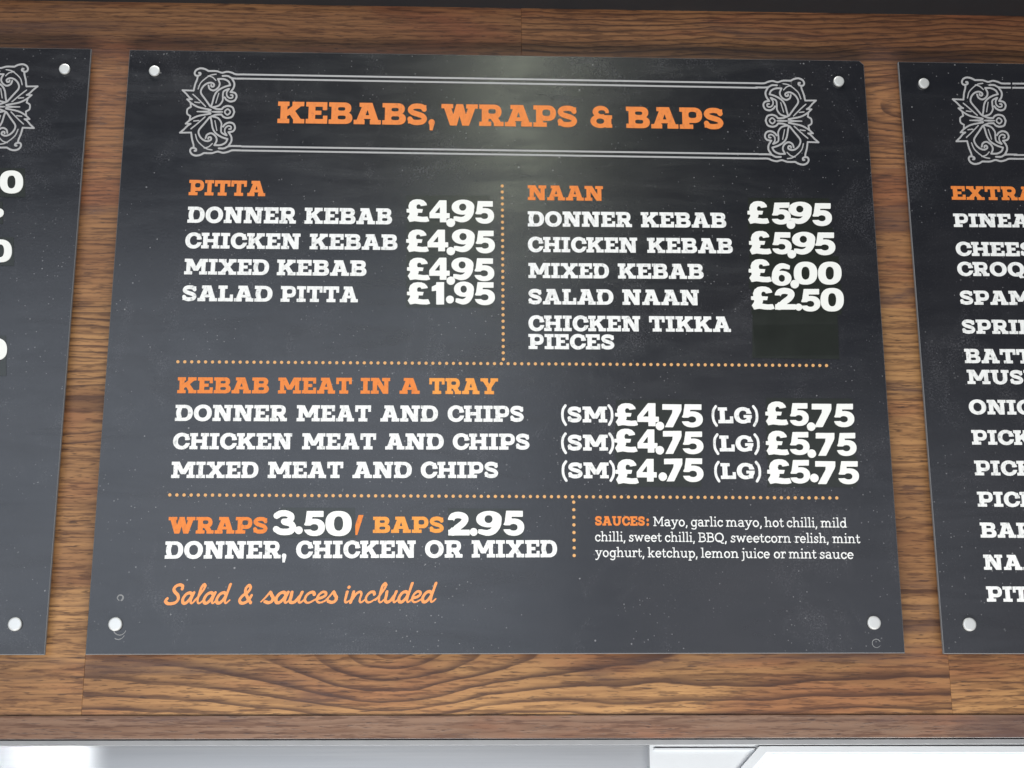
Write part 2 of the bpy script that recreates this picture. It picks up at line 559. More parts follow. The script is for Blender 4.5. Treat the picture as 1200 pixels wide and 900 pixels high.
A['D'] = (1.18, slabs((0, 0, .6, .2), (0, .8, .6, 1), (.12, .1, .44, .9)) + [R(.3, 0, .62, 1), E(.62, .5, .56, .5, 2.2), cut(E(.62, .5, .24, .3, 2.3)), cut(R(.44, .2, .62, .8))])
A['O'] = (1.22, [E(.61, .5, .61, .52, 2.1), cut(E(.61, .5, .29, .30, 2.1))])
A['Q'] = (1.22, A['O'][1] + [Q((.58, .26), (.80, .30), (1.18, -.1), (.86, -.14))])
A['C'] = (1.06, [E(.58, .5, .58, .52, 2.1), cut(E(.60, .5, .28, .30, 2.1)), cut(Q((.60, .38), (1.4, .38), (1.4, .58), (.60, .58))), R(.80, .56, 1.03, .93)])
A['G'] = (1.16, [E(.58, .5, .58, .52, 2.1), cut(E(.60, .5, .28, .30, 2.1)), cut(R(.60, .36, 1.4, .6)), R(.80, .6, 1.03, .93), R(.62, .34, 1.16, .52), R(.80, .04, 1.06, .5)])
A['N'] = (1.33, slabs((0, 0, .55, .2), (0, .8, .5, 1), (.77, .8, 1.33, 1), (.13, .1, .43, .9), (.92, 0, 1.21, .9)) + [Q((.16, 1), (.54, 1), (1.21, 0), (.84, 0))])
A['M'] = (1.64, slabs((0, 0, .57, .2), (1.07, 0, 1.64, .2), (0, .8, .5, 1), (1.14, .8, 1.64, 1), (.14, .1, .43, .9), (1.21, .1, 1.5, .9)) +
          [Q((.14, 1), (.54, 1), (.98, .24), (.66, .24)), Q((1.5, 1), (1.1, 1), (.66, .24), (.98, .24))])
A['X'] = (1.3, slabs((0, 0, .54, .2), (.76, 0, 1.3, .2), (.02, .8, .56, 1), (.74, .8, 1.28, 1)) + [Q((.10, .1), (.48, .1), (1.2, .9), (.82, .9)), Q((.10, .9), (.5, .9), (1.2, .1), (.82, .1))])
A['T'] = (1.12, slabs((0, .79, 1.12, 1), (0, .6, .2, 1), (.92, .6, 1.12, 1), (.4, .1, .72, 1), (.24, 0, .88, .2)))
A['L'] = (.98, slabs((.12, .1, .44, .9), (0, .8, .6, 1), (0, 0, .98, .21), (.77, 0, .98, .43)))
A['Y'] = (1.3, slabs((0, .8, .56, 1), (.74, .8, 1.3, 1), (.49, .1, .81, .5), (.3, 0, 1.0, .2)) + [Q((.1, .9), (.48, .9), (.81, .4), (.49, .4)), Q((1.2, .9), (.82, .9), (.49, .4), (.81, .4))])
A['U'] = (1.3, slabs((0, .8, .56, 1), (.74, .8, 1.3, 1)) + [E(.65, .42, .52, .44, 2.2), R(.13, .42, 1.17, .9), cut(E(.65, .44, .21, .25, 2.2)), cut(R(.44, .44, .86, 1.1)), R(0, .8, .56, 1), R(.74, .8, 1.3, 1)])
A['&'] = (1.04, [E(.5, .74, .39, .28), cut(E(.55, .72, .17, .10)), E(.47, .30, .47, .32), cut(E(.47, .30, .19, .13)), cut(R(.66, .55, 1.2, .68)), R(.5, .42, 1.04, .58), Q((.72, .5), (1.0, .5), (1.0, 0), (.72, 0)), R(.74, 0, 1.04, .16)])
A['('] = (.36, [S(.17, (.30, 1.06), (.14, .82), (.09, .48), (.14, .14), (.30, -.14))])
A[')'] = (.36, [S(.17, (.06, 1.06), (.22, .82), (.27, .48), (.22, .14), (.06, -.14))])
A[','] = (.30, [E(.15, .13, .15, .15), Q((.04, .1), (.3, .12), (.2, -.24), (.06, -.24))])
A[':'] = (.3, [E(.15, .14, .15, .16), E(.15, .62, .15, .16)])
A['/'] = (.52, [Q((0, -.1), (.24, -.1), (.52, 1.1), (.28, 1.1))])

B = {}        # heavy grotesque price figures
B['0'] = (1.0, [E(.5, .5, .5, .52, 2.4), cut(E(.5, .5, .175, .30, 2.3))])
B['1'] = (.58, [R(.2, 0, .56, 1), Q((0, .60), (0, .80), (.18, .88), (.28, 1), (.5, 1), (.5, .66))])
B['2'] = (.92, [S(.27, (.16, .70), (.24, .82), (.44, .87), (.66, .81), (.72, .67), (.62, .50), (.40, .32), (.22, .12)), R(.04, 0, .9, .24), cut(R(-.3, .4, .25, .66)), Q((.04, 0), (.04, .18), (.18, .34), (.5, .24))])
B['3'] = (.92, [S(.245, (.13, .77), (.28, .865), (.50, .875), (.69, .79), (.69, .66), (.56, .55), (.42, .54)), S(.255, (.44, .53), (.68, .46), (.77, .31), (.66, .16), (.46, .125), (.26, .14), (.11, .23))])
B['4'] = (.98, [Q((0, .18), (0, .42), (.48, 1), (.82, 1), (.82, .41), (.97, .41), (.97, .18), (.82, .18), (.82, 0), (.5, 0), (.5, .18)), cut(Q((.5, .41), (.5, .70), (.26, .41)))])
B['5'] = (.92, [E(.46, .335, .46, .35, 2.2), cut(E(.45, .33, .18, .14, 2.2)), cut(Q((-.2, .235), (.36, .25), (.36, .43), (-.2, .43))), Q((.13, 1), (.05, .41), (.30, .41), (.36, .48), (.38, 1)), R(.13, .76, .86, 1)])
B['6'] = (.98, [E(.49, .325, .49, .335, 2.1), cut(E(.505, .325, .155, .165)), S(.34, (.18, .34), (.19, .58), (.32, .80), (.54, .89), (.80, .84), w2=.2), Q((.89, .74), (.91, .90), (.76, .95), (.72, .76))])
B['9'] = (.98, [E(.49, .675, .49, .335, 2.1), cut(E(.475, .675, .155, .165)), S(.34, (.80, .66), (.79, .42), (.66, .20), (.44, .11), (.18, .16), w2=.2), Q((.09, .26), (.07, .10), (.22, .05), (.26, .24))])
B['7'] = (.92, [R(.02, .76, .92, 1), Q((.50, .8), (.92, .8), (.90, .70), (.52, 0), (.14, 0), (.48, .62))])
B['£'] = (1.02, [Q((.90, .74), (.87, .83), (.76, .94), (.62, .99), (.46, 1.0), (.28, .965), (.14, .86), (.08, .70), (.10, .57), (.0, .57), (.0, .42), (.13, .41), (.13, .33), (.03, .18), (.13, .0),
                 (.35, .04), (.6, .005), (.85, .0), (1.0, .04), (.92, .235), (.7, .22), (.46, .255), (.50, .32), (.50, .41), (.68, .41), (.72, .56), (.46, .57), (.43, .66), (.46, .755), (.52, .785), (.60, .76), (.62, .70))])
B['.'] = (.40, [E(.2, .2, .2, .2)])

w_ = .11      # light slab text face, cap height 1, x height .68
def sf(x, y, l=.13): return L(w_ * .85, (x - l, y), (x + l, y))
def bowl(cx): return [E(cx, .34, .32, .37), cut(E(cx, .34, .19, .245))]
Cc = {}
Cc['o'] = (.70, bowl(.34))
Cc['a'] = (.68, [E(.28, .21, .28, .235), cut(E(.29, .21, .155, .125)), S(w_, (.08, .58), (.22, .66), (.38, .66), (.48, .56), (.49, .40), (.49, .06)), L(w_, (.49, .05), (.62, .05))])
Cc['c'] = (.62, bowl(.33) + [cut(R(.36, .22, .8, .48)), L(w_, (.53, .62), (.53, .48))])
Cc['d'] = (.76, bowl(.33) + [L(w_, (.58, .05), (.58, 1.02)), sf(.52, 1.02, .09), sf(.64, .05, .06)])
Cc['e'] = (.66, bowl(.33) + [cut(R(.36, .16, .8, .31)), L(w_ * .85, (.1, .36), (.58, .36))])
Cc['g'] = (.72, bowl(.33) + [L(w_, (.56, .64), (.56, -.08)), S(w_, (.56, -.05), (.50, -.22), (.32, -.28), (.10, -.22)), sf(.62, .66, .07)])
Cc['h'] = (.80, [L(w_, (.16, .05), (.16, 1.02)), sf(.10, 1.02, .08), sf(.16, .05), S(w_, (.17, .45), (.30, .62), (.46, .65), (.58, .56), (.60, .40), (.60, .06)), sf(.62, .05)])
Cc['i'] = (.36, [L(w_, (.18, .05), (.18, .65)), sf(.12, .65, .08), sf(.18, .05), E(.18, .98, .08, .08)])
Cc['j'] = (.32, [S(w_, (.18, .65), (.18, .0), (.14, -.2), (.0, -.27)), sf(.12, .65, .08), E(.18, .98, .08, .08)])
Cc['k'] = (.76, [L(w_, (.16, .05), (.16, 1.02)), sf(.10, 1.02, .08), sf(.16, .05), L(w_, (.18, .30), (.55, .62)), L(w_, (.30, .40), (.58, .06)), sf(.56, .65, .12), sf(.60, .05, .12)])
Cc['l'] = (.36, [L(w_, (.18, .05), (.18, 1.02)), sf(.12, 1.02, .08), sf(.18, .05)])
Cc['m'] = (1.20, [L(w_, (.16, .05), (.16, .65)), sf(.10, .65, .08), sf(.16, .05), S(w_, (.17, .45), (.28, .62), (.42, .65), (.54, .56), (.56, .40), (.56, .06)), sf(.57, .05, .12),
                  S(w_, (.57, .45), (.68, .62), (.82, .65), (.94, .56), (.97, .40), (.97, .06)), sf(1.0, .05)])
Cc['n'] = (.80, [L(w_, (.16, .05), (.16, .65)), sf(.10, .65, .08), sf(.16, .05), S(w_, (.17, .45), (.30, .62), (.46, .65), (.58, .56), (.60, .40), (.60, .06)), sf(.62, .05)])
Cc['p'] = (.74, bowl(.40) + [L(w_, (.16, .65), (.16, -.27)), sf(.10, .65, .08), sf(.16, -.27)])
Cc['q'] = (.74, bowl(.33) + [L(w_, (.57, .65), (.57, -.27)), sf(.57, -.27)])
Cc['r'] = (.52, [L(w_, (.16, .05), (.16, .65)), sf(.10, .65, .08), sf(.17, .05, .15), S(w_, (.17, .42), (.26, .60), (.38, .66), (.47, .63)), L(w_, (.47, .62), (.47, .54))])
Cc['s'] = (.56, [S(w_, (.44, .54), (.36, .645), (.22, .645), (.12, .54), (.2, .40), (.36, .32), (.46, .20), (.38, .07), (.22, .04), (.08, .14)), L(w_, (.46, .62), (.46, .52)), L(w_, (.07, .05), (.07, .17))])
Cc['t'] = (.46, [S(w_, (.18, .86), (.18, .2), (.24, .06), (.34, .05), (.42, .12)), L(w_ * .85, (.02, .63), (.40, .63))])
Cc['u'] = (.80, [S(w_, (.16, .64), (.16, .24), (.22, .08), (.36, .04), (.50, .10), (.59, .26)), L(w_, (.60, .05), (.60, .65)), sf(.10, .65, .08), sf(.54, .65, .08), sf(.66, .05, .07)])
Cc['w'] = (1.04, [L(w_, (.12, .63), (.31, .06)), L(w_, (.31, .06), (.50, .6)), L(w_, (.50, .6), (.70, .06)), L(w_, (.70, .06), (.89, .63)), sf(.12, .65, .12), sf(.90, .65, .12)])
Cc['y'] = (.72, [L(w_, (.12, .63), (.36, .06)), S(w_, (.60, .63), (.36, .04), (.26, -.18), (.12, -.28), (.02, -.25)), sf(.12, .65, .12), sf(.60, .65, .12)])
Cc['B'] = (.82, [L(w_, (.18, .05), (.18, .95)), L(w_, (.05, .95), (.42, .95)), L(w_, (.05, .05), (.44, .05)), S(w_, (.42, .95), (.60, .90), (.66, .74), (.60, .58), (.42, .53), (.2, .53)), S(w_, (.44, .53), (.66, .47), (.74, .29), (.66, .11), (.44, .05))])
Cc['M'] = (1.14, [L(w_, (.18, .05), (.18, .95)), L(w_, (.94, .05), (.94, .95)), L(w_, (.18, .95), (.56, .28)), L(w_, (.56, .28), (.94, .95)), sf(.18, .05), sf(.94, .05), sf(.12, .95, .09), sf(1.0, .95, .09)])
Cc['Q'] = (1.0, [E(.48, .5, .47, .51), cut(E(.48, .5, .335, .38)), S(w_, (.42, .16), (.58, .1), (.72, -.08), (.92, -.1))])
Cc[','] = (.26, [L(w_ * 1.2, (.13, .07), (.06, -.15))])

D = {}        # brush script, x height .46, built upright and slanted afterwards
dw = .15
def script_bowl(x=0): return S(dw, (x + .50, .47), (x + .36, .57), (x + .18, .50), (x + .08, .28), (x + .14, .09), (x + .28, .07), (x + .42, .22), (x + .51, .44))
D['S'] = (.86, [S(dw, (.74, .76), (.72, .90), (.56, .96), (.38, .90), (.31, .75), (.42, .60), (.60, .46), (.68, .28), (.60, .11), (.40, .045), (.18, .06), (.05, .17), (.10, .29))])
D['a'] = (.68, [script_bowl(), S(dw, (.56, .57), (.52, .34), (.52, .14), (.60, .06), (.74, .20), w2=.08)])
D['l'] = (.46, [S(.10, (.04, .18), (.20, .40), (.36, .72), (.39, .90), w2=.12), S(dw, (.39, .90), (.31, .97), (.22, .84), (.19, .50), (.20, .20), (.27, .07), (.36, .07), (.52, .22), w2=.08)])
D['d'] = (.70, [script_bowl(), S(dw, (.58, .97), (.545, .66), (.52, .32), (.53, .13), (.61, .06), (.76, .20), w2=.08)])
D['s'] = (.54, [S(.08, (-.06, .12), (.10, .34), (.24, .60), w2=.11), S(dw, (.27, .55), (.34, .44), (.45, .30), (.44, .14), (.30, .065), (.12, .12))])
D['u'] = (.72, [S(dw, (.08, .57), (.10, .34), (.10, .16), (.20, .065), (.36, .12), (.50, .36)), S(dw, (.56, .57), (.52, .34), (.53, .13), (.61, .06), (.77, .20), w2=.08)])
D['c'] = (.58, [S(dw, (.47, .45), (.40, .56), (.24, .55), (.11, .40), (.09, .20), (.20, .07), (.36, .07), (.62, .24), w2=.08)])
D['e'] = (.56, [S(dw, (.12, .26), (.30, .30), (.45, .42), (.41, .55), (.26, .57), (.12, .42), (.09, .20), (.20, .07), (.36, .07), (.61, .22), w2=.08)])
D['i'] = (.36, [S(dw, (.10, .57), (.10, .30), (.11, .13), (.20, .06), (.41, .20), w2=.08), E(.13, .80, .085, .085)])
D['n'] = (.74, [S(dw, (.09, .57), (.09, .30), (.07, .06)), S(dw, (.10, .22), (.26, .49), (.42, .57), (.52, .46), (.50, .24), (.53, .10), (.62, .06), (.79, .20), w2=.08)])
D['&'] = (.80, [S(dw, (.76, .07), (.56, .26), (.32, .58), (.30, .80), (.42, .92), (.54, .80), (.46, .60), (.22, .42), (.10, .22), (.20, .07), (.40, .06), (.60, .20), (.70, .42))])

FONTS = {'A': (A, .0185, 0, .065, 0), 'B': (B, .018, 0, .06, 0), 'C': (Cc, .022, 0, .05, 0), 'D': (D, .02, 0, -.02, .25)}
_cache = {}


def glyph(font, ch):
    key = font + ch
    if key not in _cache:
        tab, step, grow, gap, slant = FONTS[font]
        w, ops = tab[ch]
        V, Fc = solid2d(outline(ops, step, grow))
        V[:, 0] += slant * V[:, 1]
        _cache[key] = (w, V, Fc)
    return _cache[key]


def word_shape(font, text):
    """2D plate of one word: unit cap height, x from 0 to its natural width"""
    gap = FONTS[font][3]
    if font == 'D':                       # joined writing: one outline for the whole word
        key = 'word' + text
        if key not in _cache:
            x = 0; ops = []
            for ch in text:
                w, g = D[ch]
                ops += [(o[0], [(px + x, py) for px, py in o[1]]) + tuple(o[2:]) for o in g]
                x += w + gap
            V, Fc = solid2d(outline(ops, FONTS['D'][1]))
            V[:, 0] += FONTS['D'][4] * V[:, 1]
            _cache[key] = (V, Fc)
        return _cache[key]
    x = 0; V = []; Fc = []; n = 0
    for ch in text:
        w, v, f = glyph(font, ch)
        v = v.copy(); v[:, 0] += x
        V.append(v); Fc += [tuple(i + n for i in q) for q in f]
        n += len(v); x += w + gap
    V = np.concatenate(V)
    return V, Fc


def local_basis(b0, b1):
    u = b1 - b0; u = u / np.hypot(*u)
    return u, np.array((-u[1], u[0]))


def run(name, font, words, mat, parent, p0, p1, cap, y=0.0, t=0.0004, k=None):
    """a printed line: words = [(text, x0, x1)] in photo pixels, baseline through p0 and p1, capital height in pixels"""
    b0, b1 = xz(*p0), xz(*p1)
    u, v = local_basis(b0, b1)
    mid = ((p0[0] + p1[0]) / 2, (p0[1] + p1[1]) / 2)
    h = np.hypot(*(xz(mid[0], mid[1] - cap) - xz(*mid)))
    V, Fc, n = [], [], 0
    for text, x0, x1 in words:
        s, f = word_shape(font, text)
        def base(x): return xz(x, p0[1] + (p1[1] - p0[1]) * (x - p0[0]) / (p1[0] - p0[0]))
        a = base(x0)
        xmin, xmax = s[:, 0].min(), s[:, 0].max()
        if x1 is None: sx = h * k
        else: sx = np.hypot(*(base(x1) - a)) / (xmax - xmin)
        q = a + np.outer((s[:, 0] - xmin) * sx, u) + np.outer(s[:, 1] * h, v)
        V.append(np.stack([q[:, 0], y - s[:, 2] * t, q[:, 1]], 1))
        Fc += [tuple(i + n for i in fc) for fc in f]; n += len(s)
    return mesh_obj(name, np.concatenate(V), Fc, mat, parent)


def plate(name, pix, mat, parent, y0, t):
    """thin flat patch with its corners at photo pixels"""
    q = [xz(*p) for p in pix]
    n = len(q)
    ar = sum(q[i][0] * q[(i + 1) % n][1] - q[(i + 1) % n][0] * q[i][1] for i in range(n))
    if ar < 0: q = q[::-1]
    V = [(p[0], y0 - t, p[1]) for p in q] + [(p[0], y0, p[1]) for p in q]
    Fc = [tuple(range(n))] + [(i, n + i, n + (i + 1) % n, (i + 1) % n) for i in range(n)]
    return mesh_obj(name, V, Fc, mat, parent)


def shape2d(name, contours, mat, parent, y, t):
    V, Fc = solid2d(contours)
    return mesh_obj(name, np.stack([V[:, 0], y - V[:, 2] * t, V[:, 1]], 1), Fc, mat, parent)


def strip_line(p0, p1, w):
    a, b = xz(*p0), xz(*p1)
    u, v = local_basis(a, b)
    return [a - v * w / 2, b - v * w / 2, b + v * w / 2, a + v * w / 2]


def dots(name, p0, p1, n, r, parent):
    a, b = xz(*p0), xz(*p1)
    parts = []
    for i in range(n):
        c = a + (b - a) * i / (n - 1)
        ring = [(c[0] + r * math.cos(2 * math.pi * j / 10), c[1] + r * math.sin(2 * math.pi * j / 10)) for j in range(10)]
        V = [(x, -.0004, z) for x, z in ring] + [(x, 0, z) for x, z in ring]
        parts.append((V, [tuple(range(10))] + [(j, 10 + j, 10 + (j + 1) % 10, (j + 1) % 10) for j in range(10)]))
    V, Fc = join_data(parts)
    return mesh_obj(name, V, Fc, M_DOT, parent)


def screw_cap(px, py, parent, r=0.0078, label=None):
    c = at(px, py, -0.004)
    prof = [(0.62, 0.016), (0.62, -0.0005), (1.0, -0.001), (1.0, -0.0032), (0.93, -0.0042), (0.80, -0.0045), (0.45, -0.0046)]
    n = 28
    V = []; Fc = []
    for k, (rr, y) in enumerate(prof):
        for j in range(n):
            a = 2 * math.pi * j / n
            V.append((c.x + r * rr * math.cos(a), y, c.z + r * rr * math.sin(a)))
    for k in range(len(prof) - 1):
        for j in range(n):
            a, b = k * n + j, k * n + (j + 1) % n
            Fc.append((a, b, b + n, a + n))
    top = (len(prof) - 1) * n
    Fc.append(tuple(top + j for j in range(n)))
    return mesh_obj('screw_cap', V, Fc, M_CAP, parent)


def panel(pix_poly, parent, extra=None):
    q = [xz(*p) if isinstance(p, tuple) else p for p in pix_poly]
    ar = sum(q[i][0] * q[(i + 1) % len(q)][1] - q[(i + 1) % len(q)][0] * q[i][1] for i in range(len(q)))
    if ar < 0: q = q[::-1]
    n = len(q)
    c = sum(q) / n
    b = 0.0006
    def inset(p):
        d = c - p
        return p + np.sign(d) * b
    V = [(*[inset(p)[0]], 0.0, inset(p)[1]) for p in q] + [(p[0], b, p[1]) for p in q] + [(p[0], PANEL_T, p[1]) for p in q]
    Fc = [tuple(range(n))]
    mi = [0]
    for i in range(n):
        j = (i + 1) % n
        Fc += [(i, n + i, n + j, j), (n + i, 2 * n + i, 2 * n + j, n + j)]; mi += [1, 1]
    Fc.append(tuple(2 * n + i for i in reversed(range(n)))); mi.append(1)
    return mesh_obj('panel', V, Fc, [M_PANEL, M_EDGE], parent, mi)


# scroll ornament, upper half, in units of 1/15 pixel from (205, 75); the mirror line is at 845
AX = 845
ORN = [
    S(40, (1200, 182), (1050, 182), (980, 155), (890, 138), (800, 158), (700, 130), (560, 130)),
    S(42, (560, 130), (500, 98), (420, 84), (350, 110), (318, 165), (335, 208), (378, 216), (420, 196), (420, 168), (395, 166)),
    S(40, (378, 216), (370, 275), (338, 370), (318, 480)), L(36, (318, 480), (120, 475)),
    S(38, (120, 475), (190, 535), (250, 600), (300, 632)), L(34, (300, 632), (212, 632)),
    S(38, (212, 632), (290, 700), (420, 768), (640, 812)), L(36, (275, 700), (288, 765)), S(38, (288, 765), (232, 800), (222, 845)),
    S(40, (625, 750), (540, 640), (450, 520), (465, 430), (530, 360), (610, 335), (672, 362), (664, 402), (628, 402), (622, 376)),
    S(40, (575, 385), (598, 445), (670, 472), (745, 425), (772, 350), (735, 268)), S(40, (735, 268), (840, 270), (925, 310), (960, 375)),
    S(40, (960, 375), (850, 410), (745, 475), (690, 560), (660, 690), (640, 755)),
    S(40, (1200, 256), (1000, 254), (910, 215), (815, 214)), S(42, (985, 262), (1030, 340), (1022, 420), (970, 495)),
    S(42, (970, 495), (1050, 512), (1082, 570), (1052, 640), (975, 662), (905, 632), (872, 590)), S(34, (945, 440), (905, 500), (912, 565), (960, 602), (1008, 592), (1010, 552), (978, 548)),
    S(38, (935, 440), (850, 485), (838, 560), (838, 650), (775, 735), (660, 768)), S(24, (765, 520), (745, 600), (722, 690)),
    S(26, (700, 185), (600, 205), (500, 275), (430, 350), (395, 450)), S(26, (560, 215), (640, 240), (700, 295)),
    S(28, (310, 545), (400, 620), (545, 755)), L(26, (350, 680), (440, 690)),
    S(40, (650, 762), (740, 795), (830, 800)), S(42, (830, 800), (870, 758), (940, 740), (1020, 765), (1055, 845)),
    O(34, (935, 795), (985, 845), (935, 895), (885, 845)),
    S(26, (640, 830), (520, 840), (400, 845)), S(26, (660, 845), (760, 838), (850, 845)),
]


def ornament_contours():
    ops = []
    for o in ORN:
        pts = [(x, AX - y) for x, y in o[1]]
        ops.append(('l', pts, o[2] * .74, o[3] * .74))
        ops.append(('l', [(x, -y) for x, y in pts], o[2] * .74, o[3] * .74))
    return outline(ops, 7.0)


ORN_C = ornament_contours()
_o0, _o1 = xz(205, 75 + AX / 15), xz(285, 75 + AX / 15)
ORN_S = np.hypot(*(_o1 - _o0)) / 1200


def ornament(parent, upper, lower, flip):
    """upper, lower: photo pixels where the outer banner lines run into the scroll work"""
    a, b = xz(*upper), xz(*lower)
    c, sy = (a + b) / 2, (a[1] - b[1]) / (2 * (AX - 182))
    sx = -1 if flip else 1
    cs = [np.stack([c[0] + sx * (k[:, 0] - 1200) * ORN_S, c[1] + k[:, 1] * sy], 1) for k in ORN_C]
    if flip: cs = [k[::-1] for k in cs]
    return shape2d('ornament', cs, M_SILVER, parent, 0.0, 0.0004)


def banner(parent, quads):
    parts = []
    for p0, p1 in quads:
        q = strip_line(p0, p1, 0.0024)
        V = [(p[0], -.0003, p[1]) for p in q] + [(p[0], 0, p[1]) for p in q]
        parts.append((V, [(0, 1, 2, 3)] + [(i, 4 + i, 4 + (i + 1) % 4, (i + 1) % 4) for i in range(4)]))
    V, Fc = join_data(parts)
    return mesh_obj('banner_line', V, Fc, M_SILVER, parent)


NAMES = {'£': 'pound_sign', '.': 'decimal_point'}


_layer = [0]


def price(parent, chars, patch=None, dot=None, r=5.0):
    """stuck on figures: chars = [(character, x0, x1, top, bottom)]; dot = centre of the point"""
    if patch is None:
        xs = [c[1] for c in chars] + [c[2] for c in chars]
        ys = [c[3] for c in chars] + [c[4] for c in chars]
        patch = (min(xs) + 1, min(ys) - 4, max(xs) - 3, max(ys) + 3)
    x0, y0, x1, y1 = patch
    _layer[0] += 1
    pt = .0001 + .00003 * _layer[0]                     # overlapping stickers lie on top of one another
    base = plate('price_sticker', [(x0, y0), (x1, y0 + .5), (x1 + .5, y1 + .5), (x0 - .5, y1)], M_PATCH, parent, 0.0, pt)
    for ch, a, b, t, bo in chars:
        w, V, Fc = glyph('B', ch)
        V = V.copy()
        lo, hi = V[:, :2].min(0), V[:, :2].max(0)
        p, q, r3 = xz(a, bo), xz(b, bo), xz(a, t)
        fx, fy = (V[:, 0] - lo[0]) / (hi[0] - lo[0]), (V[:, 1] - lo[1]) / (hi[1] - lo[1])
        tilt = random.uniform(-.012, .012)
        P = p + np.outer(fx, q - p) + np.outer(fy, r3 - p)
        P = P + np.outer((fx - .5) * tilt * np.hypot(*(r3 - p)), (0, 1))
        mesh_obj(NAMES.get(ch, 'digit'), np.stack([P[:, 0], -pt - V[:, 2] * .0010, P[:, 1]], 1), Fc, M_VINYL, base)
    if dot:
        c, e = xz(*dot), xz(dot[0] + r, dot[1])
        rr = np.hypot(*(e - c))
        ring = np.array([(c[0] + rr * math.cos(a), c[1] + rr * math.sin(a)) for a in np.linspace(0, 2 * math.pi, 24, endpoint=False)])
        shape2d('decimal_point', [ring], M_VINYL, base, -pt, .0014)
    return base


# ------------------------------------------------------------------ the timber wall (one thing: cladding and slanting bottom trim)
top_z = at(600, 9.5, WALL_Y).z
bot_z = at(600, 838, WALL_Y - 0.002).z
rows = [top_z + .03] + [at(125, y, WALL_Y).z for y in (186, 353, 521, 688)] + [bot_z]
joints = [[at(611, 38, WALL_Y).x, -1.35, 1.7], [-.8, .25], [-1.5, .42], [-.25, 1.0], [at(97.5, 805, WALL_Y).x, at(1114, 805, WALL_Y).x]]
wall = tag(empty('wooden_wall', (0, WALL_Y, bot_z)), 'brown wood grain plank wall that the dark menu boards are screwed to', 'wall')
V, Fc, fig, slc, tnt = [], [], [], [], []
rng = random.Random(11)
XW = 2.6
for i in range(5):
    z1, z0 = rows[i], rows[i + 1]
    xs = sorted([-XW, XW] + joints[i])
    for j in range(len(xs) - 1):
        x0, x1 = xs[j] + .00005, xs[j + 1] - .00005
        b = .0003
        n = len(V)
        y = WALL_Y + rng.uniform(0, .0004)
        V += [(x0 + b, y, z0 + b), (x1 - b, y, z0 + b), (x1 - b, y, z1 - b), (x0 + b, y, z1 - b),
              (x0, y + .0003, z0), (x1, y + .0003, z0), (x1, y + .0003, z1), (x0, y + .0003, z1),
              (x0, y + .018, z0), (x1, y + .018, z0), (x1, y + .018, z1), (x0, y + .018, z1)]
        fs = [(0, 1, 2, 3)] + [(k, 4 + k, 4 + (k + 1) % 4, (k + 1) % 4) for k in range(4)] + [(4 + k, 8 + k, 8 + (k + 1) % 4, 4 + (k + 1) % 4) for k in range(4)] + [(11, 10, 9, 8)]
        Fc += [tuple(q + n for q in f) for f in fs]
        zc = (z0 + z1) / 2
        if i == 4 and xs[j] < -.3 and xs[j + 1] > -.3 and xs[j] > -1:            # the cathedral figure under the main board
            p = (zc + .004, -.13, 1.7, -.42, .0, 82)
        elif rng.random() < .35:
            p = (zc + rng.uniform(-.05, .05), rng.uniform(-1, 1), rng.uniform(0, 20), rng.choice((-1, 1)) * .25, .01, 130)
        else:
            p = (zc + rng.choice((-1, 1)) * rng.uniform(.15, .5), 0, rng.uniform(0, 20), .01, .30, 210)
        tnt += [((-.02, .42, 0), (.0, .20, 0), (.12, 0, 0), (.08, .05, 0), (.22, 0, 0))[i]] * len(fs)
        fig += [p[:3]] * len(fs); slc += [p[3:]] * len(fs)
o = mesh_obj('cladding', V, Fc, M_WOOD, wall)


def face_attr(o, name, vals):
    at_ = o.data.attributes.new(name, 'FLOAT_VECTOR', 'FACE')
    at_.data.foreach_set('vector', [c for v in vals for c in v])


face_attr(o, 'figure', fig); face_attr(o, 'slice', slc); face_attr(o, 'tint', tnt)
# slanting trim along the bottom edge
zt = at(600, 865, WALL_Y + .022).z
V = [(-XW, WALL_Y - .002, bot_z - .0005), (XW, WALL_Y - .002, bot_z - .0005), (XW, WALL_Y + .022, zt), (-XW, WALL_Y + .022, zt), (-XW, WALL_Y + .05, zt), (XW, WALL_Y + .05, zt),
     (XW, WALL_Y + .05, bot_z - .0005), (-XW, WALL_Y + .05, bot_z - .0005)]
o = mesh_obj('bottom_trim', V, [(3, 2, 1, 0), (4, 5, 2, 3), (7, 6, 5, 4), (0, 1, 6, 7), (0, 7, 4, 3), (1, 2, 5, 6)], M_TRIM, wall)
face_attr(o, 'figure', [(bot_z + .3, 0, 5.5)] * 6); face_attr(o, 'slice', [(.01, .4, 160)] * 6); face_attr(o, 'tint', [(.15, 0, 0)] * 6)

# dark boarding above the wall
vb, fb = box_data(-XW, XW, -.035, .4, top_z, top_z + .35)
o = mesh_obj('ceiling_bulkhead', vb, fb, M_DARK)
tag(o, 'plain dark charcoal bulkhead running along the top of the wood wall', 'bulkhead')

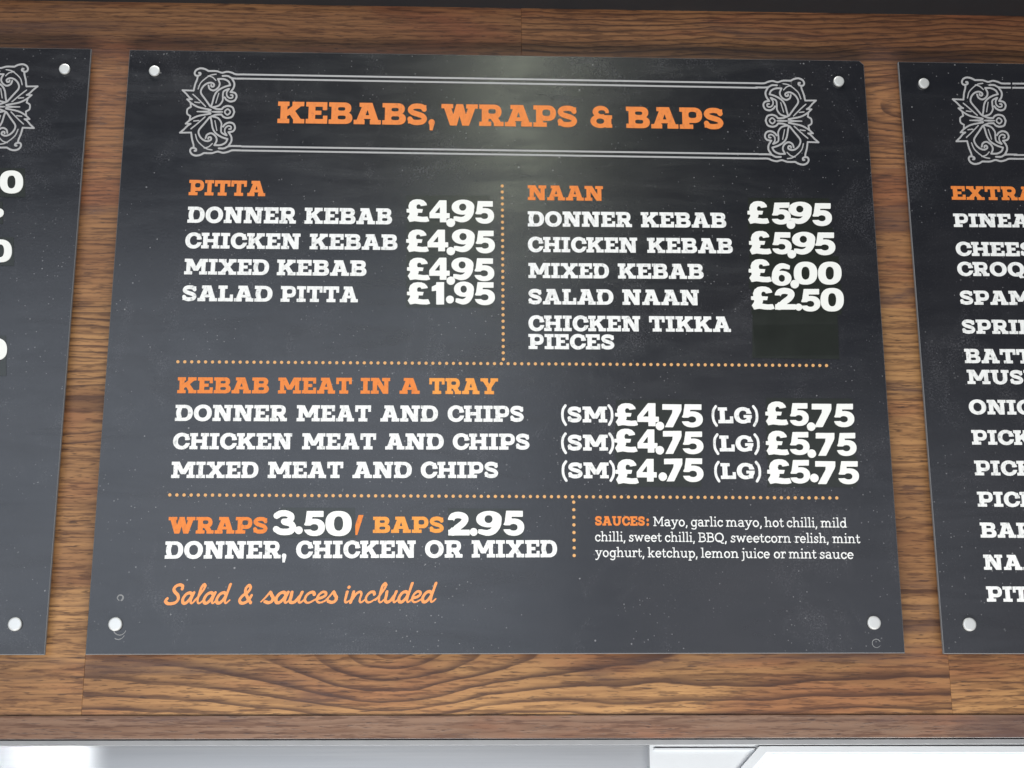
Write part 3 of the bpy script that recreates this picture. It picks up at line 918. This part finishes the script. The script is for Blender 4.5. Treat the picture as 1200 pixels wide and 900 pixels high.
# ------------------------------------------------------------------ main menu board
GROUP = 'dark menu boards on the wooden wall'
c0 = at(580, 766)
main = tag(empty('menu_board', (c0.x, 0, c0.z)), 'whole dark menu board in the middle headed KEBABS, WRAPS & BAPS in orange', 'menu board', GROUP)
panel([(152, 58.3), (1007, 71.2), (1012.3, 75.5), (1060.5, 765.3), (100, 767)], main)
for p in ((180.7, 82.5), (983.3, 94.7)): screw_cap(*p, main, 0.0073)
for p in ((134.7, 731.3), (1024.7, 729.7)): screw_cap(*p, main, 0.0083)
ornament(main, (285, 87.3), (283.5, 176.4), False)
ornament(main, (887, 97.6), (888.5, 185.8), True)
banner(main, [((284.3, 87.3), (887.7, 97.6)), ((284.3, 92.2), (887.7, 103)), ((282.8, 171.7), (889.2, 180.6)), ((282.8, 176.4), (889.2, 185.8))])
run('heading', 'A', [('KEBABS,', 325, 509.5), ('WRAPS', 517, 676.3), ('&', 692, 717.5), ('BAPS', 734, 848)], M_ORANGE, main, (325, 144.2), (848, 151.6), 25)

T = lambda words, p0, p1, cap, mat=None, nm='dish_name': run(nm, 'A', words, mat or M_WHITE, main, p0, p1, cap)
T([('PITTA', 221, 310.7)], (221, 228.7), (310, 230), 17.8, M_ORANGE, 'section_heading')
T([('DONNER', 219.5, 346.7), ('KEBAB', 356.7, 459.3)], (219.5, 261), (459, 263), 18.7)
T([('CHICKEN', 216.7, 351.7), ('KEBAB', 362.7, 465.7)], (217, 290.9), (466, 293), 18.2)
T([('MIXED', 215.7, 315), ('KEBAB', 324.3, 429.3)], (216, 321.5), (429, 323.5), 18.2)
T([('SALAD', 213.3, 319), ('PITTA', 328.7, 419.3)], (213, 352.8), (419, 354.3), 18.4)
T([('NAAN', 618.6, 706.8)], (618, 234.4), (707, 235.4), 17.2, M_ORANGE, 'section_heading')
T([('DONNER', 618.6, 740.7), ('KEBAB', 751.2, 851.3)], (618, 265.3), (851, 267), 17.6)
T([('CHICKEN', 618.6, 747), ('KEBAB', 758.6, 859)], (618, 295.3), (859, 297), 17.6)
T([('MIXED', 619.3, 713.8), ('KEBAB', 724.3, 824.7)], (619, 325.8), (825, 327), 17.6)
T([('SALAD', 619.3, 719), ('NAAN', 729.5, 819.5)], (619, 356.6), (820, 357.8), 18)
T([('CHICKEN', 619.3, 750.5), ('TIKKA', 761, 856.6)], (619, 387.8), (857, 389), 18)
T([('PIECES', 619.3, 720)], (619, 409), (720, 409.6), 17.6)
T([('KEBAB', 207.6, 314.9), ('MEAT', 325.7, 412), ('IN', 422.5, 457), ('A', 468.2, 491.8)], (207, 460.8), (492, 461.6), 18.6, M_ORANGE, 'section_heading')
T([('TRAY', 503, 583.7)], (503, 461.7), (584, 462), 18.6, M_GLARE_ORANGE, 'section_heading')
T([('DONNER', 205, 336.2), ('MEAT', 347.5, 434.5), ('AND', 445.7, 513.2), ('CHIPS', 524.5, 613.7)], (205, 493.3), (614, 494.4), 18.8)
T([('CHICKEN', 202.4, 341.9), ('MEAT', 353.9, 440.5), ('AND', 451.4, 520), ('CHIPS', 530.5, 620.5)], (202, 526.4), (620, 527), 18.8)
T([('MIXED', 200.5, 302.5), ('MEAT', 313.7, 401.9), ('AND', 413, 482.5), ('CHIPS', 493, 583.7)], (200, 560.2), (584, 560.2), 19)
for (x0, x1, by), (x2, x3, by2) in (((657.7, 719, 495), (834.3, 889, 496)), ((657.7, 720, 528), (836, 890.7, 529)), ((658.3, 721, 560.5), (837.3, 892.3, 561.3))):
    T([('(SM)', x0, x1)], (x0, by), (x1, by), 18.5, None, 'size_mark')
    T([('(LG)', x2, x3)], (x2, by2), (x3, by2), 18.5, None, 'size_mark')
T([('WRAPS', 196.8, 313.2)], (196, 625.3), (313, 625.3), 19.4, M_ORANGE, 'section_heading')
T([('/', 413, 425.5)], (413, 625), (426, 625), 19.5, M_ORANGE, 'slash')
T([('BAPS', 437, 520)], (437, 624.6), (520, 624.4), 19, M_GLARE_ORANGE, 'section_heading')
T([('DONNER,', 193, 335.5), ('CHICKEN', 346.8, 487), ('OR', 498, 542), ('MIXED', 552.8, 653)], (193, 654.8), (653, 653), 20.2)
run('footnote', 'D', [('Salad', 192, 271), ('&', 279, 296), ('sauces', 305, 396), ('included', 403, 512.5)], M_PEACH, main, (192, 708.6), (512, 706.8), 24)
run('list_heading', 'A', [('SAUCES', 697.4, 755.6), (':', 757.6, 760.6)], M_ORANGE, main, (697, 615.8), (760, 616.2), 11)
for ws, p0, p1 in (([('Mayo,', 765.4, 805.7), ('garlic', 809.8, 847.5), ('mayo,', 850.6, 892.7), ('hot', 896, 918.7), ('chilli,', 922.2, 957.7), ('mild', 961.8, 992.5)], (765, 616.5), (992, 618.3)),
                   ([('chilli,', 697.4, 732.8), ('sweet', 737, 775.6), ('chilli,', 779.4, 814.2), ('BBQ,', 818.3, 851.6), ('sweetcorn', 856.3, 927), ('relish,', 931.4, 971), ('mint', 975.7, 1008.3)], (697, 634.3), (1008, 636.6)),
                   ([('yoghurt,', 697.4, 755), ('ketchup,', 759, 817.4), ('lemon', 821.5, 865.8), ('juice', 869, 902.2), ('or', 907, 921.2), ('mint', 924.4, 957), ('sauce', 960.8, 1000.4)], (697, 652.6), (1000, 654.9))):
    run('sauce_list', 'C', ws, M_WHITE, main, p0, p1, 11)

price(main, [('£', 476.5, 503, 233.8, 260.3), ('4', 503.3, 527, 235, 260.5), ('9', 529.3, 556, 234.3, 260.7), ('5', 557, 579, 236, 262.3)], (477, 229, 574, 268), (528.2, 261.3), 5.2)
price(main, [('£', 476, 502.5, 269.3, 295.5), ('4', 501, 525.3, 269.5, 294.5), ('9', 529.6, 556.5, 268.7, 295.7), ('5', 557.5, 580, 270.7, 297)], (476.5, 268.6, 575, 300), (528.3, 294.6), 5)
price(main, [('£', 477, 504, 302.3, 328.5), ('4', 503, 527, 302.3, 328), ('9', 529, 555, 302, 328.5), ('5', 556, 579.3, 303, 329.5)], (476, 300.6, 575, 330.5), (528.3, 329.3), 5)
price(main, [('£', 477, 504, 331, 357), ('1', 506, 520.5, 331, 357), ('9', 532, 555.5, 330.3, 357), ('5', 556.5, 580, 331, 357.7)], (476, 331, 577, 360), (527.3, 351.3), 4.7)
price(main, [('£', 875.8, 901.2, 236, 262.4), ('5', 904.5, 926.5, 237.8, 263.2), ('9', 923.8, 951.2, 236.8, 262.6), ('5', 952, 974.7, 238.5, 265)], None, (926.6, 263.7), 5)
price(main, [('£', 877.6, 904, 271, 298.2), ('5', 905, 927.5, 272.5, 298.2), ('9', 928, 955.3, 272, 298.5), ('5', 955, 978.7, 272.8, 299.2)], None, (927.6, 298.2), 5)
price(main, [('£', 877.2, 904.2, 304, 330.8), ('6', 904, 927.3, 308.7, 335), ('0', 930, 957.6, 307, 333.7), ('0', 958.4, 986, 307, 333.7)], None, (931, 333.3), 5)
price(main, [('£', 880, 907.5, 336, 363), ('2', 907.8, 932.2, 337.6, 363.3), ('5', 938.6, 961.2, 339, 365.2), ('0', 961.3, 988.6, 337.8, 365.2)], None, (935.7, 360.2), 4.2)
for dy, xs, rows_ in ((0, None, None),):
    price(main, [('£', 720.7, 747.5, 472.7, 499.3), ('4', 746.7, 772, 472.7, 499.5), ('7', 776, 798.5, 474, 500.8), ('5', 799, 823.5, 474, 501)], None, (773.2, 499.5), 5)
    price(main, [('£', 896.7, 923.5, 470.7, 498.5), ('5', 925.5, 947.5, 472.7, 499.3), ('7', 951, 974, 473.5, 500.7), ('5', 977.3, 1000.9, 473.5, 500.7)], None, (950.3, 500.2), 5)
    price(main, [('£', 719.8, 747, 502.6, 530.2), ('4', 747, 770.3, 503.5, 530.5), ('7', 776.7, 798.5, 505.3, 532), ('5', 800, 824.2, 506, 532.4)], None, (773, 527.9), 5)
    price(main, [('£', 897.3, 924.5, 505, 533.5), ('5', 925.5, 948.5, 506.5, 533.3), ('7', 955.7, 977.6, 507.6, 534.2), ('5', 980.7, 1003.5, 507.6, 534.5)], None, (951, 531.8), 5)
    price(main, [('£', 721, 748.5, 538.3, 567.3), ('4', 746, 769.5, 538, 564.4), ('7', 778, 799.5, 537.7, 564.2), ('5', 800.5, 824.2, 537.3, 565)], None, (776.5, 558.8), 5)
    price(main, [('£', 898.8, 927.3, 538.3, 567.3), ('5', 926, 949.2, 539.3, 566.8), ('7', 955, 978.6, 540.7, 567.4), ('5', 982.3, 1006.4, 540.7, 567.6)], None, (954, 560.4), 5)
price(main, [('3', 320, 347.3, 598, 627.3), ('5', 356.5, 381, 599, 628.3), ('0', 381.5, 412.3, 599, 628.4)], (329, 595, 416, 630), (350.3, 621.6), 4.6)
price(main, [('2', 525, 550.3, 600, 628), ('9', 558, 588, 599, 628), ('5', 590, 614.3, 598.8, 628)], (525, 596, 612, 631), (555, 623.6), 4.6)
tag(plate('cover_sticker', [(881.8, 366), (981, 366.4), (983.4, 421), (881.5, 419.6)], M_PATCH, main, 0.0, 0.0009), 'blank dark sticker below the last naan price')
plate('cover_sticker', [(882.4, 381.6), (981.8, 380.6), (982.6, 416), (885, 417)], M_PATCH2, main, -0.0009, 0.0003)

dots('dotted_rule', (588.6, 218), (589.8, 421), 29, .0021, main)
dots('dotted_rule', (208.5, 424), (968.5, 428.4), 96, .0021, main)
dots('dotted_rule', (199, 580), (980.5, 583.6), 96, .0021, main)
dots('dotted_rule', (672.3, 588.5), (672.9, 651), 8, .0021, main)


def ring(px, py, r, w, a0, a1, parent):
    c = xz(px, py)
    pts = [(c[0] * 1000 + r * math.cos(math.radians(a)), c[1] * 1000 + r * math.sin(math.radians(a))) for a in np.linspace(a0, a1, 16)]
    cs = [k / 1000 for k in outline([('l', pts, w, w * .5)], 0.35)]
    return shape2d('scuff_mark', cs, M_SCUFF, parent, 0.0, 0.0002)


ring(1027, 754, 5.2, 1.0, 30, 330, main)
ring(140.5, 737, 7.5, 1.4, 200, 345, main)
ring(139, 742, 7.5, 1.2, 240, 340, main)
ring(141, 700.5, 3.4, 2.2, -60, 250, main)

# ------------------------------------------------------------------ left and right neighbours
a0, a1 = xz(107, 57.2), xz(52, 767.3)
cl = (a1[0] - .5, 0, a1[1])
left = tag(empty('menu_board', cl), 'dark menu board cut off by the left edge of the photo', 'menu board', GROUP)
panel([a0, a1, a1 + (-1.0, .001), a0 + (-1.0, .001)], left)
screw_cap(75.3, 80.3, left, 0.0073); screw_cap(17, 731.3, left, 0.0083)
for dz, r_ in (((75.3, 80.3), .0073), ((17, 731.3), .0083)):
    p = xz(*dz)
    q = p + (-.935, 0)
    d_ = RM.transposed() @ (Vector((q[0], 0, q[1])) - cam.location)
    screw_cap(600 + F * d_.x / -d_.z, 450 - F * d_.y / -d_.z, left, r_)
ornament(left, (-30, 81), (-31, 169), True)
price(left, [('0', 0, 27.5, 200.3, 227)], (-14, 197, 29, 230.5))
price(left, [('0', -13.5, 14.3, 281, 307.6)], (-22, 278, 16, 311))
price(left, [('0', -19, 8.7, 396.5, 422.5)], (-26, 393, 7, 440))
price(left, [], (-40, 236, 3, 262), (-.5, 250), 5.4)

b0, b1 = xz(1052.6, 72.3), xz(1106, 766)
cr = (b1[0] + .5, 0, b1[1])
right = tag(empty('menu_board', cr), 'dark menu board cut off by the right edge of the photo, headed EXTRAS in orange', 'menu board', GROUP)
panel([b0, b0 + (1.0, -.001), b1 + (1.0, -.001), b1], right)
for dz, r_ in (((1083, 97), .0073), ((1136.6, 731.6), .0083)):
    screw_cap(*dz, right, r_)
    q = xz(*dz) + (.935, 0)
    d_ = RM.transposed() @ (Vector((q[0], 0, q[1])) - cam.location)
    screw_cap(600 + F * d_.x / -d_.z, 450 - F * d_.y / -d_.z, right, r_)
ornament(right, (1187, 98), (1188.5, 186.2), False)
banner(right, [((1186.3, 98), (1783, 100)), ((1186.3, 102.9), (1783, 105)), ((1187.8, 181.7), (1783, 182.6)), ((1187.8, 186.2), (1783, 187.2))])
KW = 0.955
run('section_heading', 'A', [('EXTRAS', 1115.5, None)], M_ORANGE, right, (1115, 234), (1240, 235), 15.8, k=KW)
for txt, x, y, c in (('PINEAPPLE', 1118, 266, 15.6), ('CHEESE', 1120.7, 299.8, 16.2), ('CROQUETTE', 1122.4, 323.3, 16.2), ('SPAM', 1125.6, 357, 16.4), ('SPRING', 1128, 391, 16.4),
                     ('BATTERED', 1131, 425.5, 16.6), ('MUSHROOM', 1134, 450, 16.6), ('ONION', 1136, 485.5, 17), ('PICKLED', 1139.3, 521, 17), ('PICKLED', 1142.7, 557, 17.2),
                     ('PICKLED', 1146, 593.7, 17.4), ('BAP', 1149.3, 630, 17.6), ('NAAN', 1153.3, 667.7, 17.6), ('PITTA', 1156.7, 705, 17.8)):
    run('dish_name', 'A', [(txt, x, None)], M_WHITE, right, (x, y), (x + 120, y + .8), c, k=KW)

# ------------------------------------------------------------------ what shows under the wall: kitchen fittings further back
YS = 0.42
pa, pb = at(-700, 872.5, YS), at(759, 872.5, YS)
hood = tag(empty('extractor_hood', (pa.x + .6, YS, pa.z)), 'brushed stainless steel hood panel below the wooden wall at left', 'hood')
v1, f1 = box_data(pa.x, pb.x, YS, YS + .5, pa.z - .4, pa.z)
mesh_obj('side_panel', v1, f1, M_STEEL, hood)
zr0, zr1 = at(600, 872.8, .12).z, at(600, 867.2, .12).z
v1, f1 = box_data(-XW, XW, .12, .16, zr0, zr1)
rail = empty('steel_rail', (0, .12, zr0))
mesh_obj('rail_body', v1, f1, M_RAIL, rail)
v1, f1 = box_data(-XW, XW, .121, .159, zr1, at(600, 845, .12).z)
mesh_obj('shadow_gap', v1, f1, M_DARK, rail)  # black strip built in place of the contact shadow under the trim
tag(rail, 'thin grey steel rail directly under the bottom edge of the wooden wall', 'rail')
hl = bpy.data.lights.new('hood_glare_spot', 'SPOT')  # unseen spot added to make the white flare on the steel
hl.energy = 7; hl.spot_size = math.radians(64); hl.spot_blend = 0.5; hl.shadow_soft_size = 0.01; hl.color = (1, 1, 1)
ho = bpy.data.objects.new('hood_glare_spot', hl)
tg = at(10, 890, YS)
ho.location = (tg.x, YS - .30, tg.z + .02)
ho.rotation_euler = (Vector((tg.x - .03, YS, tg.z)) - Vector(ho.location)).to_track_quat('-Z', 'Y').to_euler()
col.objects.link(ho)

YL = 0.40
lb0, lb1 = at(761, 872, YL), at(1700, 872, YL)
box = tag(empty('light_box', (lb0.x + .4, YL, lb0.z - .4)), 'white framed ceiling light with bright glowing panel below the wooden wall at right', 'light')
v1, f1 = box_data(lb0.x, lb1.x, YL, YL + .06, lb0.z - .42, lb0.z)
mesh_obj('housing', v1, f1, M_FRAME, box)


def rail_poly(name, pix, y0, t, mat, parent):
    q = [xz(*p, y0) for p in pix]
    n = len(q)
    ar = sum(q[i][0] * q[(i + 1) % n][1] - q[(i + 1) % n][0] * q[i][1] for i in range(n))
    if ar < 0: q = q[::-1]
    V = [(p[0], y0 - t, p[1]) for p in q] + [(p[0], y0, p[1]) for p in q]
    return mesh_obj(name, V, [tuple(range(n))] + [(i, n + i, n + (i + 1) % n, (i + 1) % n) for i in range(n)], mat, parent)


rail_poly('frame', [(889, 874.5), (1690, 874.5), (1690, 881.5), (897, 881.5), (830, 960), (815, 960)], YL, .007, M_FRAME, box)
rail_poly('trim_strip', [(766, 876.8), (884, 876.8), (884, 879.2), (766, 879.2)], YL, .003, M_FRAME, box)
rail_poly('diffuser', [(903, 884.5), (1690, 884.5), (1690, 1100), (720, 1100)], YL, .004, M_DIFF, box)
